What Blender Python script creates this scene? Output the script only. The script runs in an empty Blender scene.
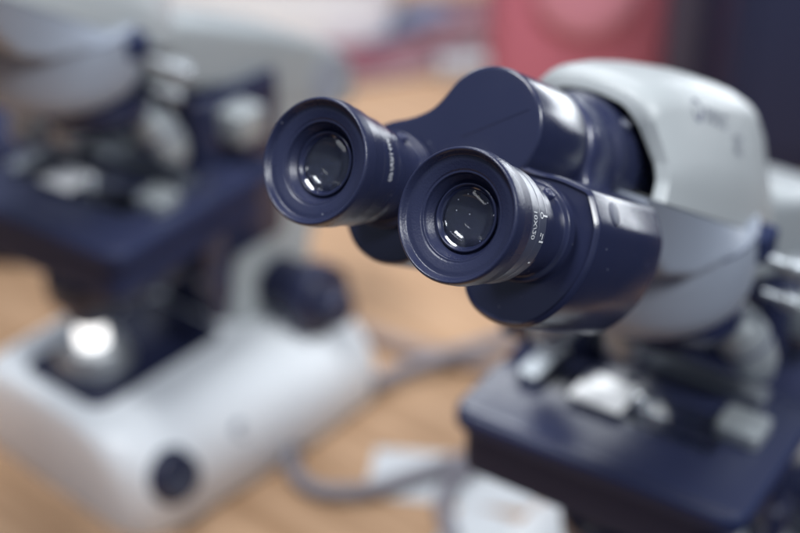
import bpy, bmesh, math, random
from mathutils import Vector, Matrix
random.seed(7)
PI = math.pi
sc = bpy.context.scene
C = sc.collection
V = Vector

# ------------------------------------------------------------------ materials
def new_mat(name, col, rough=.5, metal=0., spec=.5, coat=0., bump=0., bscale=400., mottle=0., mscale=30., emis=None, sheen=0.):
    m = bpy.data.materials.new(name); m.use_nodes = True
    nt = m.node_tree; b = nt.nodes['Principled BSDF']
    b.inputs['Base Color'].default_value = (*col, 1)
    b.inputs['Roughness'].default_value = rough
    b.inputs['Metallic'].default_value = metal
    b.inputs['Specular IOR Level'].default_value = spec
    b.inputs['Coat Weight'].default_value = coat
    b.inputs['Coat Roughness'].default_value = .12
    tc = nt.nodes.new('ShaderNodeTexCoord')
    if mottle:
        n = nt.nodes.new('ShaderNodeTexNoise'); n.inputs['Scale'].default_value = mscale; n.inputs['Detail'].default_value = 6
        nt.links.new(tc.outputs['Object'], n.inputs['Vector'])
        r = nt.nodes.new('ShaderNodeMapRange')
        r.inputs['From Min'].default_value = .3; r.inputs['From Max'].default_value = .7
        r.inputs['To Min'].default_value = rough - mottle; r.inputs['To Max'].default_value = rough + mottle
        nt.links.new(n.outputs['Fac'], r.inputs['Value']); nt.links.new(r.outputs['Result'], b.inputs['Roughness'])
    if bump:
        n = nt.nodes.new('ShaderNodeTexNoise'); n.inputs['Scale'].default_value = bscale; n.inputs['Detail'].default_value = 4
        nt.links.new(tc.outputs['Object'], n.inputs['Vector'])
        bp = nt.nodes.new('ShaderNodeBump'); bp.inputs['Strength'].default_value = bump; bp.inputs['Distance'].default_value = .0004
        nt.links.new(n.outputs['Fac'], bp.inputs['Height']); nt.links.new(bp.outputs['Normal'], b.inputs['Normal'])
    if emis:
        b.inputs['Emission Color'].default_value = (*emis[0], 1); b.inputs['Emission Strength'].default_value = emis[1]
    return m

NAVY = (.020, .0245, .060)
M = {}
M['rubber'] = new_mat('black_rubber', NAVY, .30, spec=.5, bump=.25, bscale=1500, mottle=.06, mscale=60)
M['plastic'] = new_mat('black_plastic', NAVY, .20, spec=.65, bump=.07, bscale=1800, mottle=.05, mscale=60)
M['gloss'] = new_mat('black_gloss', NAVY, .2, spec=.5, mottle=.05)
M['satin'] = new_mat('black_satin_metal', (.028, .034, .085), .24, spec=.8, bump=.08, bscale=1500)
M['ring'] = new_mat('black_ring', (.06, .068, .105), .3, spec=1., bump=.1, bscale=1500)
M['stage'] = new_mat('stage_coating', (.026, .032, .075), .30, spec=.9, bump=.15, bscale=900)
M['core'] = new_mat('core_black', (.015, .024, .074), .55, spec=.25)
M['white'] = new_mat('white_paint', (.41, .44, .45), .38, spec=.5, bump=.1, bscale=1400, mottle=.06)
M['bright'] = new_mat('base_paint', (.88, .92, .95), .36, spec=.5, bump=.1, bscale=1400, mottle=.06)
M['limb'] = new_mat('limb_paint', (.36, .39, .405), .38, spec=.5, bump=.1, bscale=1400, mottle=.06)
M['grey'] = new_mat('grey_shade_paint', (.30, .335, .40), .4, spec=.5, bump=.1, bscale=1400, mottle=.05)  # plain grey; on the lower head and mount it carries their shade
M['metal'] = new_mat('bright_metal', (.62, .65, .68), .28, metal=1., mottle=.06)
M['satinsilver'] = new_mat('satin_silver', (.42, .455, .47), .42, metal=.4, mottle=.05)
M['dullmetal'] = new_mat('dull_metal', (.42, .45, .48), .42, metal=.85)
M['print'] = new_mat('white_print', (.80, .82, .84), .5)
M['darkprint'] = new_mat('dark_print', (.10, .11, .17), .5)
M['label'] = new_mat('slide_glint', (.93, .94, .95), .2, spec=1., coat=1.)  # white of the slide's reflection, put into the colour
M['lamp'] = new_mat('lamp_glow', (.9, .9, .9), .3, emis=((1, .99, .97), 2.0))
M['cable'] = new_mat('cable_grey', (.22, .21, .24), .5)
M['cable2'] = new_mat('cable_brown', (.30, .23, .21), .5)
M['paper'] = new_mat('paper', (.62, .65, .68), .7)
M['red'] = new_mat('red_fabric', (.52, .15, .20), .8, bump=.3, bscale=300)
M['pink'] = new_mat('pink_fabric', (.62, .25, .31), .7, bump=.3, bscale=300)
M['maroon'] = new_mat('maroon_cover', (.20, .06, .085), .5)
M['blue'] = new_mat('blue_cover', (.10, .14, .25), .5)
M['bluegrey'] = new_mat('bluegrey', (.075, .07, .11), .6)
M['dark'] = new_mat('dark_case', (.024, .029, .066), .6, spec=.2)
M['sky'] = new_mat('oval_badge', (.13, .14, .18), .4)

# lens : dark coated glass with specks of dust
def lens_mat():
    m = new_mat('coated_lens', (.014, .018, .05), .07, spec=.7, coat=.8)
    nt = m.node_tree; b = nt.nodes['Principled BSDF']
    tc = nt.nodes.new('ShaderNodeTexCoord'); v = nt.nodes.new('ShaderNodeTexVoronoi')
    v.inputs['Scale'].default_value = 420
    nt.links.new(tc.outputs['Object'], v.inputs['Vector'])
    lt = nt.nodes.new('ShaderNodeMath'); lt.operation = 'LESS_THAN'; lt.inputs[1].default_value = .10
    nt.links.new(v.outputs['Distance'], lt.inputs[0])
    sep = nt.nodes.new('ShaderNodeSeparateColor'); nt.links.new(v.outputs['Color'], sep.inputs['Color'])
    g = nt.nodes.new('ShaderNodeMath'); g.operation = 'GREATER_THAN'; g.inputs[1].default_value = .66
    nt.links.new(sep.outputs['Red'], g.inputs[0])
    mu = nt.nodes.new('ShaderNodeMath'); mu.operation = 'MULTIPLY'
    nt.links.new(lt.outputs[0], mu.inputs[0]); nt.links.new(g.outputs[0], mu.inputs[1])
    mx = nt.nodes.new('ShaderNodeMix'); mx.data_type = 'RGBA'
    mx.inputs['A'].default_value = (.014, .018, .05, 1); mx.inputs['B'].default_value = (.7, .7, .75, 1)
    nt.links.new(mu.outputs[0], mx.inputs['Factor']); nt.links.new(mx.outputs['Result'], b.inputs['Base Color'])
    return m
M['lens'] = lens_mat()
def add_dust(m, scale, dist, keep, col):
    nt = m.node_tree; b = nt.nodes['Principled BSDF']; base = tuple(b.inputs['Base Color'].default_value)
    tc = nt.nodes.new('ShaderNodeTexCoord'); v = nt.nodes.new('ShaderNodeTexVoronoi'); v.inputs['Scale'].default_value = scale
    nt.links.new(tc.outputs['Object'], v.inputs['Vector'])
    lt = nt.nodes.new('ShaderNodeMath'); lt.operation = 'LESS_THAN'; lt.inputs[1].default_value = dist; nt.links.new(v.outputs['Distance'], lt.inputs[0])
    sp = nt.nodes.new('ShaderNodeSeparateColor'); nt.links.new(v.outputs['Color'], sp.inputs['Color'])
    g = nt.nodes.new('ShaderNodeMath'); g.operation = 'GREATER_THAN'; g.inputs[1].default_value = keep; nt.links.new(sp.outputs['Red'], g.inputs[0])
    mu = nt.nodes.new('ShaderNodeMath'); mu.operation = 'MULTIPLY'; nt.links.new(lt.outputs[0], mu.inputs[0]); nt.links.new(g.outputs[0], mu.inputs[1])
    mx = nt.nodes.new('ShaderNodeMix'); mx.data_type = 'RGBA'; mx.inputs['A'].default_value = base; mx.inputs['B'].default_value = (*col, 1)
    nt.links.new(mu.outputs[0], mx.inputs['Factor']); nt.links.new(mx.outputs['Result'], b.inputs['Base Color'])
for k_ in ('rubber', 'plastic', 'satin', 'ring'): add_dust(M[k_], 300, .10, .86, (.16, .17, .22))
add_dust(M['stage'], 200, .12, .7, (.12, .13, .18))

def glass_mat():
    m = new_mat('clear_glass', (.95, .97, .98), .02)
    m.node_tree.nodes['Principled BSDF'].inputs['Transmission Weight'].default_value = 1
    m.node_tree.nodes['Principled BSDF'].inputs['IOR'].default_value = 1.45
    return m
M['glass'] = glass_mat()

def wood_mat():
    m = new_mat('beech_laminate', (.5, .3, .17), .55, spec=.15)
    nt = m.node_tree; b = nt.nodes['Principled BSDF']
    tc = nt.nodes.new('ShaderNodeTexCoord'); mp = nt.nodes.new('ShaderNodeMapping')
    mp.inputs['Scale'].default_value = (3, 40, 3); mp.inputs['Rotation'].default_value = (0, 0, .5)
    nt.links.new(tc.outputs['Object'], mp.inputs['Vector'])
    n = nt.nodes.new('ShaderNodeTexNoise'); n.inputs['Scale'].default_value = 2.2; n.inputs['Detail'].default_value = 8; n.inputs['Distortion'].default_value = .6
    nt.links.new(mp.outputs['Vector'], n.inputs['Vector'])
    cr = nt.nodes.new('ShaderNodeValToRGB')
    cr.color_ramp.elements[0].position = .3; cr.color_ramp.elements[0].color = (.36, .215, .12, 1)
    cr.color_ramp.elements[1].position = .7; cr.color_ramp.elements[1].color = (.60, .39, .245, 1)
    nt.links.new(n.outputs['Fac'], cr.inputs['Fac']); nt.links.new(cr.outputs['Color'], b.inputs['Base Color'])
    return m
M['wood'] = wood_mat()

# ------------------------------------------------------------------ mesh helpers
def tag(o, label=None, cat=None, group=None, kind=None):
    if label: o['label'] = label
    if cat: o['category'] = cat
    if group: o['group'] = group
    if kind: o['kind'] = kind
    return o

def finish(name, bm, mat, parent=None, ang=38, loc=None):
    bmesh.ops.remove_doubles(bm, verts=bm.verts, dist=1e-6)
    bmesh.ops.recalc_face_normals(bm, faces=bm.faces)
    for f in bm.faces: f.smooth = True
    for e in bm.edges:
        if len(e.link_faces) == 2 and e.calc_face_angle(0) > math.radians(ang): e.smooth = False
    me = bpy.data.meshes.new(name); bm.to_mesh(me); bm.free()
    me.materials.append(mat)
    o = bpy.data.objects.new(name, me); C.objects.link(o)
    if loc is not None: o.location = loc
    if parent is not None: o.parent = parent
    return o

def fillet(pts, r, n=5, closed=False):
    out = []; N_ = len(pts)
    for i, p in enumerate(pts):
        p = V(p).to_2d() if len(p) == 2 else V(p)
        if not closed and i in (0, N_ - 1): out.append(p.copy()); continue
        a = V(pts[(i - 1) % N_]); b = V(pts[(i + 1) % N_])
        da = a - p; db = b - p; la = da.length; lb = db.length
        rr = r[i] if isinstance(r, (list, tuple)) else r
        d = min(rr, la * .48, lb * .48)
        if d < 1e-7: out.append(p.copy()); continue
        s = p + da * (d / la); e = p + db * (d / lb)
        for k in range(n + 1):
            t = k / n
            out.append(s * (1 - t) ** 2 + p * 2 * t * (1 - t) + e * t * t)
    return out

def lathe(prof, o, ax, seg=96, r=.0006, bm=None, closed=True):
    """prof: list of (t, radius); o origin; ax axis."""
    bm = bm or bmesh.new()
    ax = V(ax).normalized(); u = ax.orthogonal().normalized(); w = ax.cross(u)
    P = fillet(prof, r, 4) if r else [V(p) for p in prof]
    rings = []
    for (t, rad) in P:
        if rad < 1e-6: rings.append([bm.verts.new(V(o) + ax * t)])
        else: rings.append([bm.verts.new(V(o) + ax * t + (u * math.cos(2 * PI * k / seg) + w * math.sin(2 * PI * k / seg)) * rad) for k in range(seg)])
    for A_, B_ in zip(rings, rings[1:]):
        for k in range(seg):
            k2 = (k + 1) % seg
            if len(A_) == 1 and len(B_) == 1: continue
            if len(A_) == 1: bm.faces.new((A_[0], B_[k], B_[k2]))
            elif len(B_) == 1: bm.faces.new((A_[k], B_[0], A_[k2]))
            else: bm.faces.new((A_[k], B_[k], B_[k2], A_[k2]))
    return bm

def loft(secs, cap=True, bm=None):
    bm = bm or bmesh.new()
    R = [[bm.verts.new(p) for p in s] for s in secs]
    n = len(R[0])
    for A_, B_ in zip(R, R[1:]):
        for k in range(n):
            bm.faces.new((A_[k], A_[(k + 1) % n], B_[(k + 1) % n], B_[k]))
    if cap:
        bm.faces.new(R[0]); bm.faces.new(list(reversed(R[-1])))
    return bm

def inset_poly(P, d):
    """shrink a closed 2-D polyline by d (simple vertex-normal offset)"""
    n = len(P); area = sum(P[i].x * P[(i + 1) % n].y - P[(i + 1) % n].x * P[i].y for i in range(n))
    s = 1 if area > 0 else -1
    out = []
    for i in range(n):
        e1 = (P[i] - P[i - 1]); e2 = (P[(i + 1) % n] - P[i])
        if e1.length < 1e-9: e1 = e2
        if e2.length < 1e-9: e2 = e1
        e1 = e1.normalized(); e2 = e2.normalized()
        n1 = V((-e1.y, e1.x)) * s; n2 = V((-e2.y, e2.x)) * s
        nn = (n1 + n2); nn = nn / max(nn.length, .4) if nn.length > 1e-6 else n1
        out.append(P[i] + nn * d)
    return out

def extrude(P, fr, t0, t1, bev=.0015, n=4, bm=None):
    """P closed 2-D outline -> fr(x, y, t) point; edges rounded by bev"""
    P = [V(p) for p in P]
    prof = [(bev * (1 - math.sin(PI / 2 * k / n)), bev * (1 - math.cos(PI / 2 * k / n))) for k in range(n + 1)]
    # (inset, depth from the cap): k=0 -> full inset at the cap, k=n -> no inset a bevel away
    secs = [[fr(q.x, q.y, t0 + dp) for q in inset_poly(P, ins)] for ins, dp in prof]
    secs += [[fr(q.x, q.y, t1 - dp) for q in inset_poly(P, ins)] for ins, dp in reversed(prof)]
    return loft(secs, bm=bm)

def rrect(x0, x1, y0, y1, r, n=6):
    rs = r if isinstance(r, (list, tuple)) else [r] * 4
    return fillet([(x0, y0), (x1, y0), (x1, y1), (x0, y1)], rs, n, closed=True)

def boxr(x0, x1, y0, y1, z0, z1, r=.004, bev=.002, bm=None):
    return extrude(rrect(x0, x1, y0, y1, r), lambda a, b, t: V((a, b, t)), z0, z1, bev, bm=bm)

def tube(pts, rad, seg=16, bm=None, sub=8):
    bm = bm or bmesh.new()
    pts = [V(p) for p in pts]; Q = []
    for i in range(len(pts) - 1):
        p0 = pts[max(i - 1, 0)]; p1 = pts[i]; p2 = pts[i + 1]; p3 = pts[min(i + 2, len(pts) - 1)]
        for k in range(sub):
            t = k / sub
            Q.append(.5 * ((2 * p1) + (p2 - p0) * t + (2 * p0 - 5 * p1 + 4 * p2 - p3) * t * t + (3 * p1 - p0 - 3 * p2 + p3) * t ** 3))
    Q.append(pts[-1])
    rings = []
    for i, q in enumerate(Q):
        d = (Q[min(i + 1, len(Q) - 1)] - Q[max(i - 1, 0)]).normalized()
        u = d.cross(V((0, 0, 1)));  u = u.normalized() if u.length > .05 else V((1, 0, 0)); w = d.cross(u)
        rings.append([q + (u * math.cos(2 * PI * k / seg) + w * math.sin(2 * PI * k / seg)) * rad for k in range(seg)])
    return loft(rings, bm=bm)

def text_mesh(s, size):
    cu = bpy.data.curves.new('t', 'FONT'); cu.body = s; cu.size = size; cu.extrude = 0; cu.resolution_u = 3
    cu.align_x = 'CENTER'; cu.align_y = 'CENTER'
    o = bpy.data.objects.new('t', cu); C.objects.link(o)
    dg = bpy.context.evaluated_depsgraph_get(); me = bpy.data.meshes.new_from_object(o.evaluated_get(dg))
    bm = bmesh.new(); bm.from_mesh(me)
    bpy.data.objects.remove(o); bpy.data.curves.remove(cu); bpy.data.meshes.remove(me)
    bmesh.ops.subdivide_edges(bm, edges=[e for e in bm.edges if e.calc_length() > size * .12], cuts=2)
    return bm

# ------------------------------------------------------------------ frames
HE = .385
INC = math.radians(30)
AX = V((0, math.cos(INC), -math.sin(INC))); NX = V((0, math.sin(INC), math.cos(INC))); XX = V((1, 0, 0))
def H(x, n, t): return V((0, 0, HE)) + XX * x + NX * n + AX * t
def mm(L): return [(a / 1000, b / 1000) for a, b in L]

YAW = math.radians(5); OPT = V((0, .178, 0))
RY = Matrix.Translation(OPT) @ Matrix.Rotation(YAW, 4, 'Z') @ Matrix.Translation(-OPT)

def empty(name, loc=(0, 0, 0), rz=0, parent=None):
    o = bpy.data.objects.new(name, None); o.empty_display_size = .02; C.objects.link(o)
    o.location = loc; o.rotation_euler = (0, 0, rz)
    if parent: o.parent = parent
    return o

# ------------------------------------------------------------------ the microscope
def ring_text(s, size, x, t, r, ang0, parent, name='lettering', mat=None, flip=False):
    """write s round the ring of radius r about the eyepiece axis, centred at angle ang0 (0 = +X, 90 = N up)"""
    bm = text_mesh(s, size)
    for v in bm.verts:
        a = ang0 + (v.co.x / r) * (1 if flip else -1)
        rad = r + .00012
        tt = t + v.co.y * (1 if flip else -1)
        v.co = H(x + rad * math.cos(a), rad * math.sin(a), tt)
    return finish(name, bm, mat or M['print'], parent)

def ring_mark(x, t0, t1, r, a0, a1, bm, k=4):
    rad = r + .00012
    g = [[bm.verts.new(H(x + rad * math.cos(a0 + (a1 - a0) * i / k), rad * math.sin(a0 + (a1 - a0) * i / k), t)) for i in range(k + 1)] for t in (t0, t1)]
    for i in range(k): bm.faces.new((g[0][i], g[0][i + 1], g[1][i + 1], g[1][i]))

def eyepiece(root, x, right):
    o = H(x, 0, 0)
    bm = lathe(mm([(9.2, 9.6), (7.6, 10.6), (7.4, 11.3), (4.6, 13.2), (4.1, 13.4), (3.5, 13.5), (3.5, 14.3), (3.2, 14.6), (2.4, 17.2), (2.3, 18.9), (.5, 19.9), (0, 20.4), (.2, 20.9), (1.0, 21.3), (5.4, 21.4), (5.8, 21.1), (11.4, 20.6), (12.2, 19.9), (12.2, 18.2), (12.2, 12.), (12.2, 9.6), (9.2, 9.6)]), o, AX, 128, .0004)
    cup = finish('eyepiece', bm, M['rubber'], root)
    # retaining ring and lens down inside the cup
    bm = lathe(mm([(8.9, 9.8), (6.9, 10.9), (6.3, 10.7), (6.3, 10.2), (8.2, 9.0), (8.9, 9.0)]), o, AX, 96, .0003)
    finish('retaining_ring', bm, M['gloss'], cup)
    prof = [(.0106 - .0034 * a * a, .0096 * a) for a in [i / 10 for i in range(11)]]
    bm = lathe(prof, o, AX, 64, 0)
    finish('lens', bm, M['lens'], cup)
    fr_ = [(.0066 + .0012 * (i / 10) ** 2, .0089 * i / 10) for i in range(11)] + [(.0083 - .0004 * (i / 10) ** 2, .0089 * i / 10) for i in range(9, -1, -1)]
    finish('front_element', lathe([(t_ - .0004, r_) for t_, r_ in fr_ if not (t_ > .0083)], o, AX, 64, 0), M['glass'], cup)
    # diopter ring
    bm = lathe(mm([(12.3, 17.5), (12.5, 19.2), (13.0, 19.6), (18.0, 19.45), (18.15, 19.3), (18.3, 19.45), (23.2, 19.2), (23.8, 18.7), (23.9, 17.2)]), o, AX, 128, .0003)
    if not right:
        bm = lathe(mm([(12.3, 17.5), (12.5, 19.6), (13.0, 19.8), (22.5, 18.9), (24.8, 17.6), (25, 16)]), o, AX, 128, .0006)
    rg = finish('diopter_ring', bm, M['ring'] if right else M['rubber'], cup)
    d = math.radians
    if right:
        ring_text('10X/20', .0031, x, .0152, .01955, d(14), rg)
        bm = bmesh.new()
        for a, t0, t1 in ((24, .0203, .0232), (0, .0200, .0226), (-22, .0204, .0216)):
            ring_mark(x, t0, t1, .01935, d(a - .9), d(a + .9), bm)
        ring_mark(x, .0211, .0216, .01935, d(2), d(7.5), bm); ring_mark(x, .0198, .0203, .01935, d(5), d(8), bm)
        # small ring of the zero mark
        for k in range(14):
            a0 = 2 * PI * k / 14; a1 = 2 * PI * (k + 1) / 14
            q = []
            for (aa, rr) in ((a0, .0007), (a1, .0007), (a1, .00105), (a0, .00105)):
                ang = d(24) + rr * math.cos(aa) / .01935; q.append(bm.verts.new(H(x + .01945 * math.cos(ang), .01945 * math.sin(ang), .0196 + rr * math.sin(aa))))
            bm.faces.new(q)
        finish('scale_marks', bm, M['print'], rg)
    else:
        ring_text('WF10X/20', .0033, x, .0172, .01935, d(26), rg)
    # barrel that slides into the housing
    bm = lathe(mm([(23, 15), (24.2, 17.4), (25, 17.8), (27.5, 17.8), (28, 16.4), (34, 16.4), (34.6, 15.6), (43, 15.4), (43.4, 17.2), (47, 17.4), (47.4, 16), (53, 16)]), o, AX, 96, .0004)
    finish('barrel', bm, M['plastic'], cup)
    # set screw / locking pip of the barrel
    a = d(62 if right else 75)
    p = H(x + .0158 * math.cos(a), .0158 * math.sin(a), .0385)
    nrm = XX * math.cos(a) + NX * math.sin(a)
    finish('set_screw', lathe(mm([(-1, 2.2), (.9, 2.2), (1.3, 1.7), (1.3, .8), (.6, .6), (.6, 0)]), p, nrm, 32, .0002), M['satin'], cup)
    return cup

BOXO = [(8, 21), (23, 19.5), (32, 20.8), (45, 19.6), (52, 9.5), (53.8, -3), (50, -18), (40, -31), (26, -34), (13, -30.5), (6, -17), (4, 0)]
def housing_outline(side, lobe, r_h=21.2, c=(-.3, 28.4)):
    """outline (x, n) in mm: eyepiece box, joined to the hinge lobe when lobe is True"""
    if not lobe:
        P = [V((a, b)) for a, b in BOXO]
        P = fillet(P, [4, 6, 6, 2.5, 3.5, 9, 9, 9, 9, 9, 9, 5], 12, closed=True)
    else:
        cx, cy = c
        arc = []
        a0, a1 = math.radians(188), math.radians(-28)
        if side > 0: a0, a1 = math.radians(205), math.radians(-4)
        for k in range(25):
            a = a0 + (a1 - a0) * k / 24
            arc.append((cx + r_h * math.cos(a), cy + r_h * math.sin(a)))
        if side > 0:
            P = arc + [(24, 18), (34, 17.4), (42, 15.5), (47.5, 7), (49, -3), (45, -15), (37, -25), (26, -28), (14, -25), (5, -16), (-6, 0), (-14, 10)]
        else:
            # box mirrored to -x, going round: outer top -> concave waist -> lobe -> right side -> back under to the box bottom
            P = [(-46.5, 14), (-40, 19.5), (-34, 21.5), (-28, 25), (-22.5, 29.5)] + [q for q in arc if q[0] > -19.9] + [(10, 6), (0, 0), (-5, -8), (-8, -18), (-14, -27), (-26, -30.5), (-38, -28), (-46, -19), (-51, -4), (-50, 7)]
        P = [V(p) for p in P]
        P = fillet(P, 3.0, 3, closed=True)
    for it in range(5):          # round the outline
        P = [P[i] * .5 + (P[i - 1] + P[(i + 1) % len(P)]) * .25 for i in range(len(P))]
    return [p / 1000 for p in P]

def microscope(nm):
    root = empty(nm)
    f = lambda x, n, t: H(x, n, t)
    # --- binocular housings
    bl = extrude(housing_outline(-1, True), f, .049, .0845, .0016, 5)
    hl = finish('prism_housing', bl, M['plastic'], root, ang=50)
    br = extrude(housing_outline(1, False), f, .050, .104, .0014, 5)
    hr = finish('prism_housing', br, M['plastic'], root, ang=50)
    # neck plate of the right housing, behind the left one
    P2 = housing_outline(1, True, 22, (.2, 27.4))
    bm = extrude(P2, f, .0862, .1085, .003, 5)
    finish('hinge_plate', bm, M['satin'], hr, ang=50)
    # thin raised seam across the hinge face
    bm = bmesh.new()
    a, b = V((-.0085, .0225)), V((.0135, .0385)); dd = (b - a).normalized(); pp = V((-dd.y, dd.x)) * .0004
    q = [a + pp, b + pp, b - pp, a - pp]
    extrude(q, f, .04885, .0495, .0002, 1, bm)
    finish('seam', bm, M['plastic'], hl)
    # frame rim round the mouth of the right housing, and oval badge on its shoulder
    O = housing_outline(1, False); I = inset_poly(O, .0014); I2 = inset_poly(O, .0022)
    bm = loft([[f(p.x, p.y, .0500) for p in inset_poly(O, .0006)], [f(p.x, p.y, .0492) for p in I], [f(p.x, p.y, .0500) for p in I2]], cap=False)
    finish('mouth_rim', bm, M['plastic'], hr, ang=80)
    cen = H(.0486, .0142, .064); nn = (XX * .82 + NX * .57).normalized(); uu = AX; vv = nn.cross(uu).normalized()
    el = [(.0030 * math.cos(t) , .0042 * math.sin(t)) for t in [2 * PI * k / 40 for k in range(40)]]
    bm = extrude(el, lambda x, y, t: cen + uu * x + vv * y + nn * t, -.001, .0006, .0003, 2)
    finish('oval_badge', bm, M['sky'], hr)
    # --- eyepieces
    eyepiece(root, .029, True); eyepiece(root, -.029, False)
    # --- inner core seen in the opening of the shell
    bm = lathe(mm([(104, 16), (104, 21), (110, 24.5), (150, 25), (150, 8)]), H(-.001, .028, 0), AX, 64, .002)
    core = finish('hinge_core', bm, M['rubber'], root)
    cn = (XX * .69 + NX * .72).normalized()
    sp = H(.0165, .0455, .1155)
    finish('core_screw', lathe(mm([(-3, 2.6), (.6, 2.6), (1.2, 2.0), (1.2, 1.2), (.4, 1.0), (.4, 0)]), sp, cn, 32, .0003), M['ring'], core)
    # --- shell
    # stations: a, top n, half width high up, half width at the seam
    st = [(.1135, .0568, .0225, .0395), (.1150, .0595, .0238, .0402), (.122, .0635, .0247, .0408), (.138, .0680, .0255, .0415), (.158, .0718, .026, .042), (.180, .0748, .026, .042), (.202, .0762, .0255, .0415),
          (.220, .0755, .024, .0405), (.236, .0705, .0225, .039), (.249, .0635, .021, .037), (.260, .054, .019, .034), (.268, .043, .017, .030), (.273, .034, .014, .024)]
    NB = .0225
    def front(n):      # how far the rim of the opening is swept back at height n
        k = max(0., min(1., (.058 - n) / .022)); m_ = max(0., min(1., (.030 - n) / .010))
        return .009 * (k * k * (3 - 2 * k)) - .003 * m_
    secs = []
    for i, (a_, nt_, w, wb_) in enumerate(st):
        hh = nt_ - NB; rr = min(.010, hh * .5)
        P = [(wb_, NB), (wb_ * .82 + w * .18, NB + .30 * hh), (w + .0006, nt_ - .006), (w * .72, nt_ - .001), (0, nt_ + .0012)]
        P = P + [(-x_, y_) for x_, y_ in reversed(P[:-1])]
        Q = fillet([V(p) for p in P], [0, .01, rr, .008, .02, .008, rr, .01, 0], 8)
        wt = max(0., 1 - i / 6.)
        secs.append([H(q.x, q.y, a_ + front(q.y) * wt) for q in Q])
    # inner skin (opening of the shell), 3 mm inside
    inner = []
    for s, (a_, nt_, w, wb_) in list(zip(secs, st))[:5]:
        cc = H(0, NB, a_)
        ss = []
        for p in s:
            d = p - V((0, 0, HE)); x = d.dot(XX); n = d.dot(NX); t = d.dot(AX)
            ss.append(H(x * (1 - .0030 / w), NB + (n - NB) * (1 - .0036 / (nt_ - NB)), t + (.0006 if a_ < .114 else 0)))
        inner.append(ss)
    bm = bmesh.new(); R = [[bm.verts.new(p) for p in s] for s in list(reversed(inner)) + secs]
    n_ = len(R[0])
    for A_, B_ in zip(R, R[1:]):
        for k in range(n_ - 1): bm.faces.new((A_[k], A_[k + 1], B_[k + 1], B_[k]))
    bm.faces.new(R[-1])
    lo = len(inner)
    under = [r_[0] for r_ in R[lo:]] + [r_[-1] for r_ in reversed(R[lo:])]
    bm.faces.new(under)
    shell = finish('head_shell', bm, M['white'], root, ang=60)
    finish('inner_wall', extrude(fillet([V(q) for q in ((-.034, .0235), (.034, .0235), (.024, .060), (-.024, .060))], .006, 4, closed=True), f, .150, .156, .001, 2), M['core'], shell)
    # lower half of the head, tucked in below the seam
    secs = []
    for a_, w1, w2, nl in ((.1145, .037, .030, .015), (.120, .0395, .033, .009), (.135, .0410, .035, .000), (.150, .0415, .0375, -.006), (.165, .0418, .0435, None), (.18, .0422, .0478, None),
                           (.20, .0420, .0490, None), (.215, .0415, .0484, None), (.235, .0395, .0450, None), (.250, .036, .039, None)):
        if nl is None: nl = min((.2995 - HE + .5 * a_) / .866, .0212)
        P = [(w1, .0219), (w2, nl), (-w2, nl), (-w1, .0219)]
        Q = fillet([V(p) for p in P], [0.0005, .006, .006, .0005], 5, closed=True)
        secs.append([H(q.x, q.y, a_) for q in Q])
    finish('head_base', loft(secs), M['grey'], root, ang=50)  # darker than the shell, the shade below the seam painted in
    finish('core_bracket', boxr(-.022, .022, .094, .125, .318, .352, .008, .002), M['core'], core)
    # bowl
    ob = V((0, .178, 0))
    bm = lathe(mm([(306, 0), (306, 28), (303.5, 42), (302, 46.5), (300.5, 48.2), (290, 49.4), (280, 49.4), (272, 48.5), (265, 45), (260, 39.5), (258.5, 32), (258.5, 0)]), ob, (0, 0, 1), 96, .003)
    bowl = finish('head_mount', bm, M['grey'], root, ang=60)  # same darkened paint, shade included in the colour
    finish('mount_groove', lathe(mm([(299.6, 47), (299.6, 48.35), (300.3, 48.3), (300.3, 47)]), ob, (0, 0, 1), 96, 0), M['core'], bowl)
    finish('gap_shade', boxr(.034, .0500, .190, .206, .2860, .2980, .003, .001), M['core'], root)  # dark block standing in for the shaded gap beside the mount
    # locking screw
    p = V((.050, .215, .2755)); d_ = V((.75, .55, -.36)).normalized()
    ls = finish('locking_screw', lathe(mm([(-12, 3.2), (1, 3.2), (1.5, 5.6), (15, 5.6), (16, 4.6), (16, 0)]), p, d_, 40, .0012), M['dullmetal'], root)
    p = V((.052, .214, .2590))
    finish('locking_screw', lathe(mm([(-10, 2), (0, 2), (.4, 4.2), (7, 4.2), (7.6, 3), (7.6, 0)]), p, d_, 32, .001), M['dullmetal'], root)
    # marks printed on the flank: a round emblem and two short words nobody can read
    bm = bmesh.new()
    FX = lambda n: .03
    def flank(u0, u1, v0, v1):
        q = []
        for (t, n) in ((u0, v0), (u1, v0), (u1, v1), (u0, v1)):
            q.append(bm.verts.new(H(FX(n), n, t)))
        bm.faces.new(q)
    ems = [(.1475 + .0042 * math.cos(2 * PI * k / 20), .0600 + .0042 * math.sin(2 * PI * k / 20)) for k in range(20)]
    bm.faces.new([bm.verts.new(H(FX(n), n, t)) for t, n in ems])
    def strokes(t, n0, h, widths):
        for i, wd in enumerate(widths):
            wd /= 1000
            flank(t, t + wd * .36, n0, n0 + h)
            if i % 3 != 1: flank(t + wd * .36, t + wd, n0 + h - h * .22, n0 + h)
            if i % 2 == 0: flank(t + wd * .36, t + wd, n0, n0 + h * .22)
            t += wd + .0009
    strokes(.1545, .0575, .0052, (2.2, 1.5, 2.5, 1.9, 2.3, 1.6, 2.2))
    strokes(.1830, .0500, .0075, (1.8, 2.4, 2.0))
    from mathutils.bvhtree import BVHTree
    tree = BVHTree.FromPolygons([v.co.copy() for v in shell.data.vertices], [list(p.vertices) for p in shell.data.polygons])
    for v in bm.verts:
        hit = tree.ray_cast(V((.2, v.co.y, v.co.z)), V((-1, 0, 0)))[0]
        if hit: v.co.x = hit.x + .00025
    mk = finish('printed_marks', bm, M['darkprint'], shell)
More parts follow.
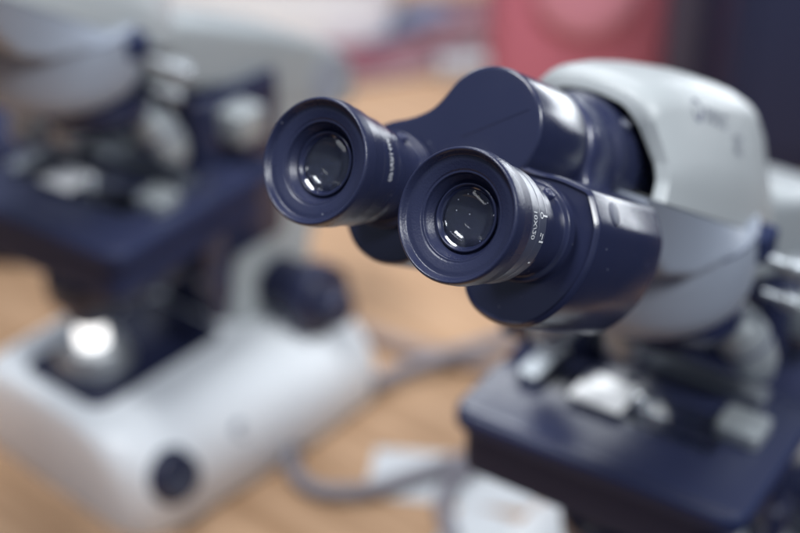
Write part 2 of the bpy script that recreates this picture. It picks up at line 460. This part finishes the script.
    # --- nosepiece and objectives
    na = V((.10, .20, 1)).normalized(); no = V((.004, .196, .255))
    nose = finish('nosepiece', lathe(mm([(4, 0), (4, 36), (-5, 38), (-10, 36), (-18, 29), (-22, 23), (-22, 0)]), no, na, 64, .0015), M['plastic'], root)
    u = na.orthogonal().normalized(); w = na.cross(u)
    lens_dirs = [((-.004, .182, .244), (0, .02, -1), .8, 'satinsilver'), ((.030, .212, .243), (.42, .30, -.86), 1.12, 'satinsilver'), ((-.036, .184, .240), (-.42, -.12, -.90), .95, 'satinsilver'), ((-.006, .226, .240), (-.1, .5, -.86), .9, 'satinsilver')]
    for p, d_, s, mt in lens_dirs:
        pr = [(-4, 9), (4, 9.6), (5, 11.6), (14, 12.4), (15, 11.8), (21, 11.6), (28, 10), (33, 6.5), (35, 5.2), (35, 0)]
        ob_ = finish('objective', lathe([(a * s / 1000, b / 1000) for a, b in pr], V(p), V(d_).normalized(), 48, .0008), M['satinsilver'], root)
        finish('colour_band', lathe(mm([(17.4, 10.8), (17.6, 12.1), (19.4, 12.1), (19.6, 10.8)]), V(p), V(d_).normalized(), 48, 0), M['darkprint'], ob_)
    # --- arm: sloping white limb behind the head
    secs = []
    for y, zt, zb, w in ((.226, .288, .250, .020), (.230, .291, .246, .026), (.245, .2905, .243, .031), (.28, .277, .232, .032), (.32, .262, .203, .032), (.36, .244, .192, .032), (.39, .226, .182, .031), (.404, .212, .176, .028), (.412, .198, .172, .022)):
        Q = rrect(-w, w, zb, zt, .010)
        secs.append([V((q.x, y, q.y)) for q in Q])
    arm = finish('arm', loft(secs), M['limb'], root, ang=50)
    p = V((.032, .374, .208))
    finish('arm_cap', lathe(mm([(-2, 17), (.6, 17), (1.2, 16), (.4, 14.5), (.4, 0)]), p, (1, 0, 0), 48, .0005), M['grey'], arm)
    # pillar
    secs = []
    for z, y0, y1, w in ((.055, .262, .345, .045), (.09, .275, .352, .036), (.13, .290, .372, .032), (.18, .300, .392, .031), (.215, .300, .388, .030)):
        Q = rrect(-w, w, y0, y1, .014); secs.append([V((q.x, q.y, z)) for q in Q])
    finish('pillar', loft(secs), M['white'], root, ang=50)
    # dark dovetail rack between stage and pillar
    finish('rack', boxr(-.026, .026, .258, .302, .066, .190, .006, .002), M['plastic'], root)
    finish('focus_block', boxr(-.040, .040, .246, .322, .118, .236, .012, .003), M['plastic'], root)
    # --- stage group
    S = lambda o: setattr(o, 'matrix_local', RY)
    stg = finish('stage', boxr(-.073, .075, .136, .285, .180, .1892, .014, .0018), M['core'], root); S(stg)
    finish('stage_top', boxr(-.0715, .0735, .1375, .2835, .1888, .1900, .013, .0005), M['stage'], stg)
    low = finish('stage_carriage', boxr(-.070, .064, .142, .280, .152, .1798, .012, .002), M['core'], stg)
    lip = finish('stage_lip', boxr(-.068, .070, .1400, .1440, .1898, .1910, .0015, .0005), M['stage'], stg)
    finish('stage_aperture', lathe(mm([(190.15, 0), (190.15, 12), (190.6, 13.5), (190, 14)]), V((-.004, .195, 0)), (0, 0, 1), 48, 0), M['core'], stg)
    # slide holder on top: back bar, fixed finger, sprung finger
    bm = boxr(-.050, .052, .2180, .2300, .190, .1965, .003, .001)
    sh = finish('slide_holder', bm, M['dullmetal'], stg)
    finish('holder_finger', boxr(.040, .062, .1860, .2060, .1902, .1985, .004, .0015), M['satinsilver'], sh)
    finish('holder_finger', boxr(-.058, -.0445, .174, .2200, .1902, .1965, .004, .0015), M['dullmetal'], sh)
    hc = finish('holder_carriage', boxr(-.086, -.034, .206, .246, .1900, .2110, .004, .0015), M['plastic'], stg)
    finish('carriage_plate', boxr(-.078, -.040, .2085, .232, .2112, .2128, .003, .0006), M['satinsilver'], hc)
    finish('vernier_plate', boxr(-.030, -.008, .2335, .2500, .2032, .2044, .002, .0004), M['dullmetal'], hc)
    finish('spring_block', boxr(-.048, -.014, .2302, .2480, .190, .203, .004, .002), M['satinsilver'], sh)
    finish('holder_screw', lathe(mm([(190, 4.5), (196, 4.5), (198, 3.6), (199, 0)]), V((.004, .186, 0)), (0, 0, 1), 32, .0008), M['metal'], sh)
    finish('travel_plate', boxr(-.005, .040, .190, .2160, .1902, .1925, .003, .0008), M['stage'], sh)
    # condenser below the stage
    cd = finish('condenser', lathe(mm([(100, 0), (100, 12), (104, 17), (116, 18), (120, 26), (134, 27), (138, 22), (158, 20), (158, 0)]), ob, (0, 0, 1), 64, .0015), M['plastic'], root)
    finish('condenser_bracket', boxr(-.024, .024, .185, .275, .112, .132, .005, .002), M['plastic'], root)
    # coaxial stage drive hanging under the right side of the stage
    finish('stage_drive', lathe(mm([(160, 8), (132, 8), (131, 11), (112, 11), (111, 8.5), (96, 8.5), (95, 0)]), V((.055, .235, 0)), (0, 0, 1), 40, .001), M['plastic'], root)
    # --- focus knobs
    for s in (1, -1):
        k1 = finish('focus_knob', lathe(mm([(0, 20), (26, 20), (26.5, 25), (28, 26), (44, 26), (46, 24), (46, 14), (47, 13), (60, 12.5), (62, 11), (62, 0)]), V((s * .040, .307, .082)), (s, 0, 0), 64, .001), M['rubber'], root)
    finish('limb_bracket', boxr(.026, .060, .262, .286, .208, .229, .005, .003), M['satinsilver'], root)
    # --- base
    secs = []
    for z, g in ((.0, .003), (.004, .0), (.026, .002), (.041, .007), (.051, .015), (.0585, .026), (.063, .038), (.065, .048), (.0655, .057)):
        Q = fillet([(-.092 + g * .85, .128 + g * .1), (.100 - g * .9, .120 + g * .12), (.112 - g, .25), (.110 - g, .346 - g * .3), (-.086 + g, .348 - g * .3), (-.096 + g, .25)], [.034, .030, .05, .03, .03, .05], 8, closed=True)
        secs.append([V((q.x, q.y, z)) for q in Q])
    base = finish('base', loft(secs), M['bright'], root, ang=50)
    # dark inset deck round the lamp
    finish('base_deck', boxr(-.036, .040, .142, .256, .0652, .0672, .014, .0008), M['plastic'], base)
    lampb = finish('lamp_housing', lathe(mm([(67, 26), (71, 26), (75, 24), (82, 22), (84, 20.5), (83, 18), (83, 0)]), V((-.002, .176, 0)), (0, 0, 1), 64, .001), M['dullmetal'], base)
    finish('lamp_lens', lathe(mm([(83, 10), (90, 10), (98, 8.5), (103, 4.5), (104, 0)]), V((-.002, .176, 0)), (0, 0, 1), 48, .001), M['lamp'], lampb)
    dl = finish('brightness_dial', lathe(mm([(-6, 18), (0, 18), (.5, 15.5), (6, 15), (7, 13.5), (7, 0)]), V((.0965, .152, .037)), (.90, -.05, .42), 48, .001), M['plastic'], base)
    finish('power_switch', lathe(mm([(-6, 6), (1.5, 6), (2, 5), (2, 0)]), V((.0985, .206, .041)), (.88, 0, .46), 32, .0005), M['grey'], base)
    return root

scope = microscope('microscope')
tag(scope, 'sharp near microscope with black twin eyepieces and pale grey head, filling the right half', 'microscope', 'laboratory microscopes on the desk')

def copy_tree(o, parent=None):
    c = o.copy(); C.objects.link(c); c.parent = parent
    for ch in list(o.children): copy_tree(ch, c)
    return c
scope2 = copy_tree(scope)
scope2.location = (-.376, -.018, 0); scope2.rotation_euler = (0, 0, 0)
tag(scope2, 'blurred far microscope on the left with its round base lamp lit', 'microscope', 'laboratory microscopes on the desk')

# glass slides lying on the stages
def slide(nm):
    r = empty(nm)
    finish('glass_plate', boxr(-.0375, .0375, -.0125, .0125, .0, .0011, .0006, .0002), M['glass'], r)
    finish('glint_patch', boxr(-.0372, -.0100, -.0124, .0124, .00115, .0014, .0006, .0001), M['label'], r)  # white square painted where the slide catches a bright reflection
    return r
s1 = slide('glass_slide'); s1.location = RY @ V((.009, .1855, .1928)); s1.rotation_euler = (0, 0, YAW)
tag(s1, 'glass slide with a painted white glint on the near stage', 'slide', 'specimen slides')
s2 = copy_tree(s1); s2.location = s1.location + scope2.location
tag(s2, 'small glass slide with a painted white glint on the stage of the blurred left microscope', 'slide', 'specimen slides')

# ------------------------------------------------------------------ desk
bm = bmesh.new()
boxr(-2.2, .14, -.5, 1.75, -.03, 0, .01, .002, bm=bm)
desk = finish('table_top', bm, M['wood']); desk['kind'] = 'structure'

# ------------------------------------------------------------------ cables, paper
def desk_obj(name, bm, mat, label, cat, **k): return tag(finish(name, bm, mat), label, cat, **k)
desk_obj('power_cable', tube([(-.215, .42, .02), (-.262, .34, .012), (-.278, .275, .006), (-.268, .225, .006), (-.235, .205, .006), (-.205, .222, .006), (-.185, .26, .006), (-.165, .30, .006), (-.10, .36, .006)], .0058),
         M['cable'], 'dark grey cable looping on the wooden desk between the two microscopes', 'cable')
desk_obj('power_cable', tube([(-.150, .315, .006), (-.165, .285, .006), (-.160, .250, .006), (-.135, .225, .006), (-.11, .19, .006)], .0058),
         M['cable'], 'short bend of grey cable at the bottom edge below the near stage', 'cable')
desk_obj('power_cable', tube([(-.36, .365, .006), (-.31, .365, .006), (-.26, .375, .006), (-.20, .40, .006), (-.12, .46, .006)], .007),
         M['cable2'], 'brownish cable lying flat behind, running level towards the near stage', 'cable')
def sheet(x, y, w, h, rz, mat, name, label, cat, z=.0005, t=.0008):
    bm = boxr(-w / 2, w / 2, -h / 2, h / 2, 0, t, .001, .0002)
    o = desk_obj(name, bm, mat, label, cat); o.location = (x, y, z); o.rotation_euler = (0, 0, rz); return o
sheet(-.17, .275, .11, .05, .55, M['paper'], 'paper_sheet', 'white paper strip lying inside the cable loop under the near stage', 'paper')
sheet(-.10, .235, .09, .07, .2, M['paper'], 'paper_sheet', 'white paper scrap at the bottom edge below the near stage', 'paper')

# ------------------------------------------------------------------ things at the back of the desk
# camera ---------------------------------------------------------------
az, pt = math.radians(39), math.radians(31)
fw = V((-math.sin(az) * math.cos(pt), math.cos(az) * math.cos(pt), -math.sin(pt)))
rt = V((math.cos(az), math.sin(az), 0)); up = rt.cross(fw)
F = 1386.
pos = V((.029, 0, HE)) - .42 * (fw + rt * ((455 - 400) / F) - up * ((215 - 266.5) / F))
def desk_at(px, py, z=0.):
    r = fw + rt * ((px - 400) / F) - up * ((py - 266.5) / F); t = (z - pos.z) / r.z; return pos + r * t
FACE = math.atan2(rt.y, rt.x)   # heading of a thing that faces the camera

def place(o, px, py, rz=0.): p = desk_at(px, py); o.location = (p.x, p.y, 0); o.rotation_euler = (0, 0, FACE + rz)

# red bag with a paler round pocket
bag = empty('shoulder_bag')
secs = []
for z, w, d in ((0, .075, .04), (.006, .085, .048), (.05, .090, .052), (.14, .088, .050), (.22, .080, .044), (.255, .066, .034), (.265, .05, .02)):
    secs.append([V((q.x, q.y, z)) for q in rrect(-w, w, -d, d, .03)])
finish('bag_body', loft(secs), M['red'], bag)
bd = finish('round_pocket', lathe(mm([(0, 52), (10, 52), (16, 46), (18, 30), (18, 0)]), V((0, -.045, .135)), (0, -1, 0), 48, .004), M['pink'], bag)
finish('carry_handle', tube([(-.04, 0, .255), (-.035, 0, .30), (0, 0, .32), (.035, 0, .30), (.04, 0, .255)], .006), M['red'], bag)
place(bag, 572, 96)
tag(bag, 'red bag with a paler round pocket standing behind the near microscope', 'bag')

# dark equipment case
case = empty('equipment_case')
finish('case_body', boxr(-.10, .50, -.09, .09, .006, .25, .012, .006), M['dark'], case)  # widened out of view to give the near housings dark reflections
finish('front_panel', boxr(-.085, .485, -.094, -.0895, .03, .235, .01, .001), M['dark'], case)
for sx in (-.07, .47): finish('foot', lathe(mm([(0, 12), (7, 12), (7, 0)]), V((sx, -.06, 0)), (0, 0, 1), 24, .001), M['core'], case)
place(case, 800, 140)
tag(case, 'wide dark navy case standing at the top right corner', 'case')

# white storage box behind the far microscope
wb = empty('storage_box')
finish('box_body', boxr(-.17, .17, -.07, .07, 0, .075, .014, .004), M['bright'], wb)
finish('lid', boxr(-.174, .174, -.074, .074, .0752, .092, .016, .005), M['bright'], wb)
place(wb, 246, 26, -.08)
tag(wb, 'long white box with a lid behind the arm of the left microscope', 'box')

# notebooks
def book(w, d, t, cov, px, py, rz, label, z=0):
    b = empty('notebook')
    finish('pages', boxr(-w / 2 + .003, w / 2 - .003, -d / 2 + .003, d / 2 - .003, .002, t - .002, .002, .0003), M['paper'], b)
    finish('cover', boxr(-w / 2, w / 2, -d / 2, d / 2, t - .0018, t, .004, .0004), cov, b)
    finish('cover', boxr(-w / 2, w / 2, -d / 2, d / 2, 0, .0018, .004, .0004), cov, b)
    place(b, px, py, rz); b.location.z = z; tag(b, label, 'notebook'); return b
book(.15, .10, .012, M['maroon'], 395, 62, .35, 'maroon notebook lying flat on the wood left of the red bag')
book(.13, .05, .02, M['blue'], 405, 36, .75, 'blue notebook lying beyond the maroon one at the top')
book(.13, .14, .018, M['maroon'], 470, 32, .2, 'dark red book lying close beside the red bag')
pc = empty('instrument_pouch')
finish('pouch_body', boxr(-.12, .12, -.05, .05, .0, .115, .02, .012), M['dark'], pc)
finish('zip_flap', boxr(-.11, .11, -.053, -.0495, .075, .098, .004, .001), M['plastic'], pc)
place(pc, -25, 235, -.1)
tag(pc, 'dark pouch half hidden behind the stage of the blurred left microscope', 'pouch')
# white eraser block
er = finish('eraser', boxr(-.034, .034, -.014, .014, 0, .018, .006, .003), M['paper']); place(er, 470, 74, .1)
tag(er, 'small white eraser block on the wood left of the red bag', 'eraser')
# grey blue bottle between bag and case
bt = empty('bottle')
finish('bottle_body', lathe(mm([(0, 0), (0, 26), (3, 29), (150, 29), (170, 24), (182, 13), (190, 12), (190, 0)]), V((0, 0, 0)), (0, 0, 1), 48, .004), M['bluegrey'], bt)
finish('cap', lathe(mm([(190.2, 0), (190.2, 15), (208, 15), (210, 13), (210, 0)]), V((0, 0, 0)), (0, 0, 1), 32, .001), M['maroon'], bt)
place(bt, 682, 110)
tag(bt, 'grey blue bottle standing between the red bag and the dark case', 'bottle')

# ------------------------------------------------------------------ light
w = bpy.data.worlds.new('World'); sc.world = w; w.use_nodes = True
nt = w.node_tree; bg = nt.nodes['Background']
tcw = nt.nodes.new('ShaderNodeTexCoord'); sx = nt.nodes.new('ShaderNodeSeparateXYZ'); nt.links.new(tcw.outputs['Generated'], sx.inputs['Vector'])
rp = nt.nodes.new('ShaderNodeValToRGB'); rp.color_ramp.elements[0].position = .46; rp.color_ramp.elements[0].color = (.07, .085, .17, 1)
rp.color_ramp.elements[1].position = .56; rp.color_ramp.elements[1].color = (.60, .68, .90, 1)
mr = nt.nodes.new('ShaderNodeMapRange'); mr.inputs['From Min'].default_value = -1; mr.inputs['From Max'].default_value = 1
nt.links.new(sx.outputs['Z'], mr.inputs['Value']); nt.links.new(mr.outputs['Result'], rp.inputs['Fac']); nt.links.new(rp.outputs['Color'], bg.inputs['Color']); bg.inputs['Strength'].default_value = .27
def area(name, loc, tgt, sx, sy, e, col=(1, 1, 1)):
    l = bpy.data.lights.new(name, 'AREA'); l.shape = 'RECTANGLE'; l.size = sx; l.size_y = sy; l.energy = e; l.color = col
    o = bpy.data.objects.new(name, l); C.objects.link(o); o.location = loc
    o.rotation_euler = (V(tgt) - V(loc)).to_track_quat('-Z', 'Y').to_euler(); return o
area('back_light', (-2.72, 4.1, 3.5), (-.1, .2, .2), 1.8, 1.7, 74, (.93, .97, 1))  # window high behind the desk
area('back_light', (-.1, 3.2, .10), (.0, .3, .30), 1.9, .60, 34, (.90, .95, 1))  # unseen low panel added for the highlight strips on the housings
area('ceiling_light', (1.9, .1, 2.4), (-.1, .15, .2), 1.2, .7, 62, (.95, .98, 1))
area('ceiling_light', (-1.1, -1.6, 2.3), (-.1, .1, .2), 1.0, .08, 1.2, (.96, .98, 1))
area('ceiling_light', (-.45, -.2, 2.3), (-.32, .05, 0), 1.1, .3, 46, (.96, .98, 1))

cam = bpy.data.cameras.new('camera'); co = bpy.data.objects.new('camera', cam); C.objects.link(co)
co.matrix_world = Matrix.Translation(pos) @ Matrix((rt, up, -fw)).transposed().to_4x4()
cam.sensor_width = 36; cam.lens = F / 800 * 36; cam.clip_start = .01; cam.clip_end = 50
cam.dof.use_dof = True; cam.dof.focus_distance = .428; cam.dof.aperture_fstop = (F / 800 * 36) / 15.2
sc.camera = co
sc.view_settings.view_transform = 'Standard'; sc.view_settings.look = 'None'; sc.view_settings.exposure = 0
sc.cycles.use_denoising = True
sc.cycles.max_bounces = 8
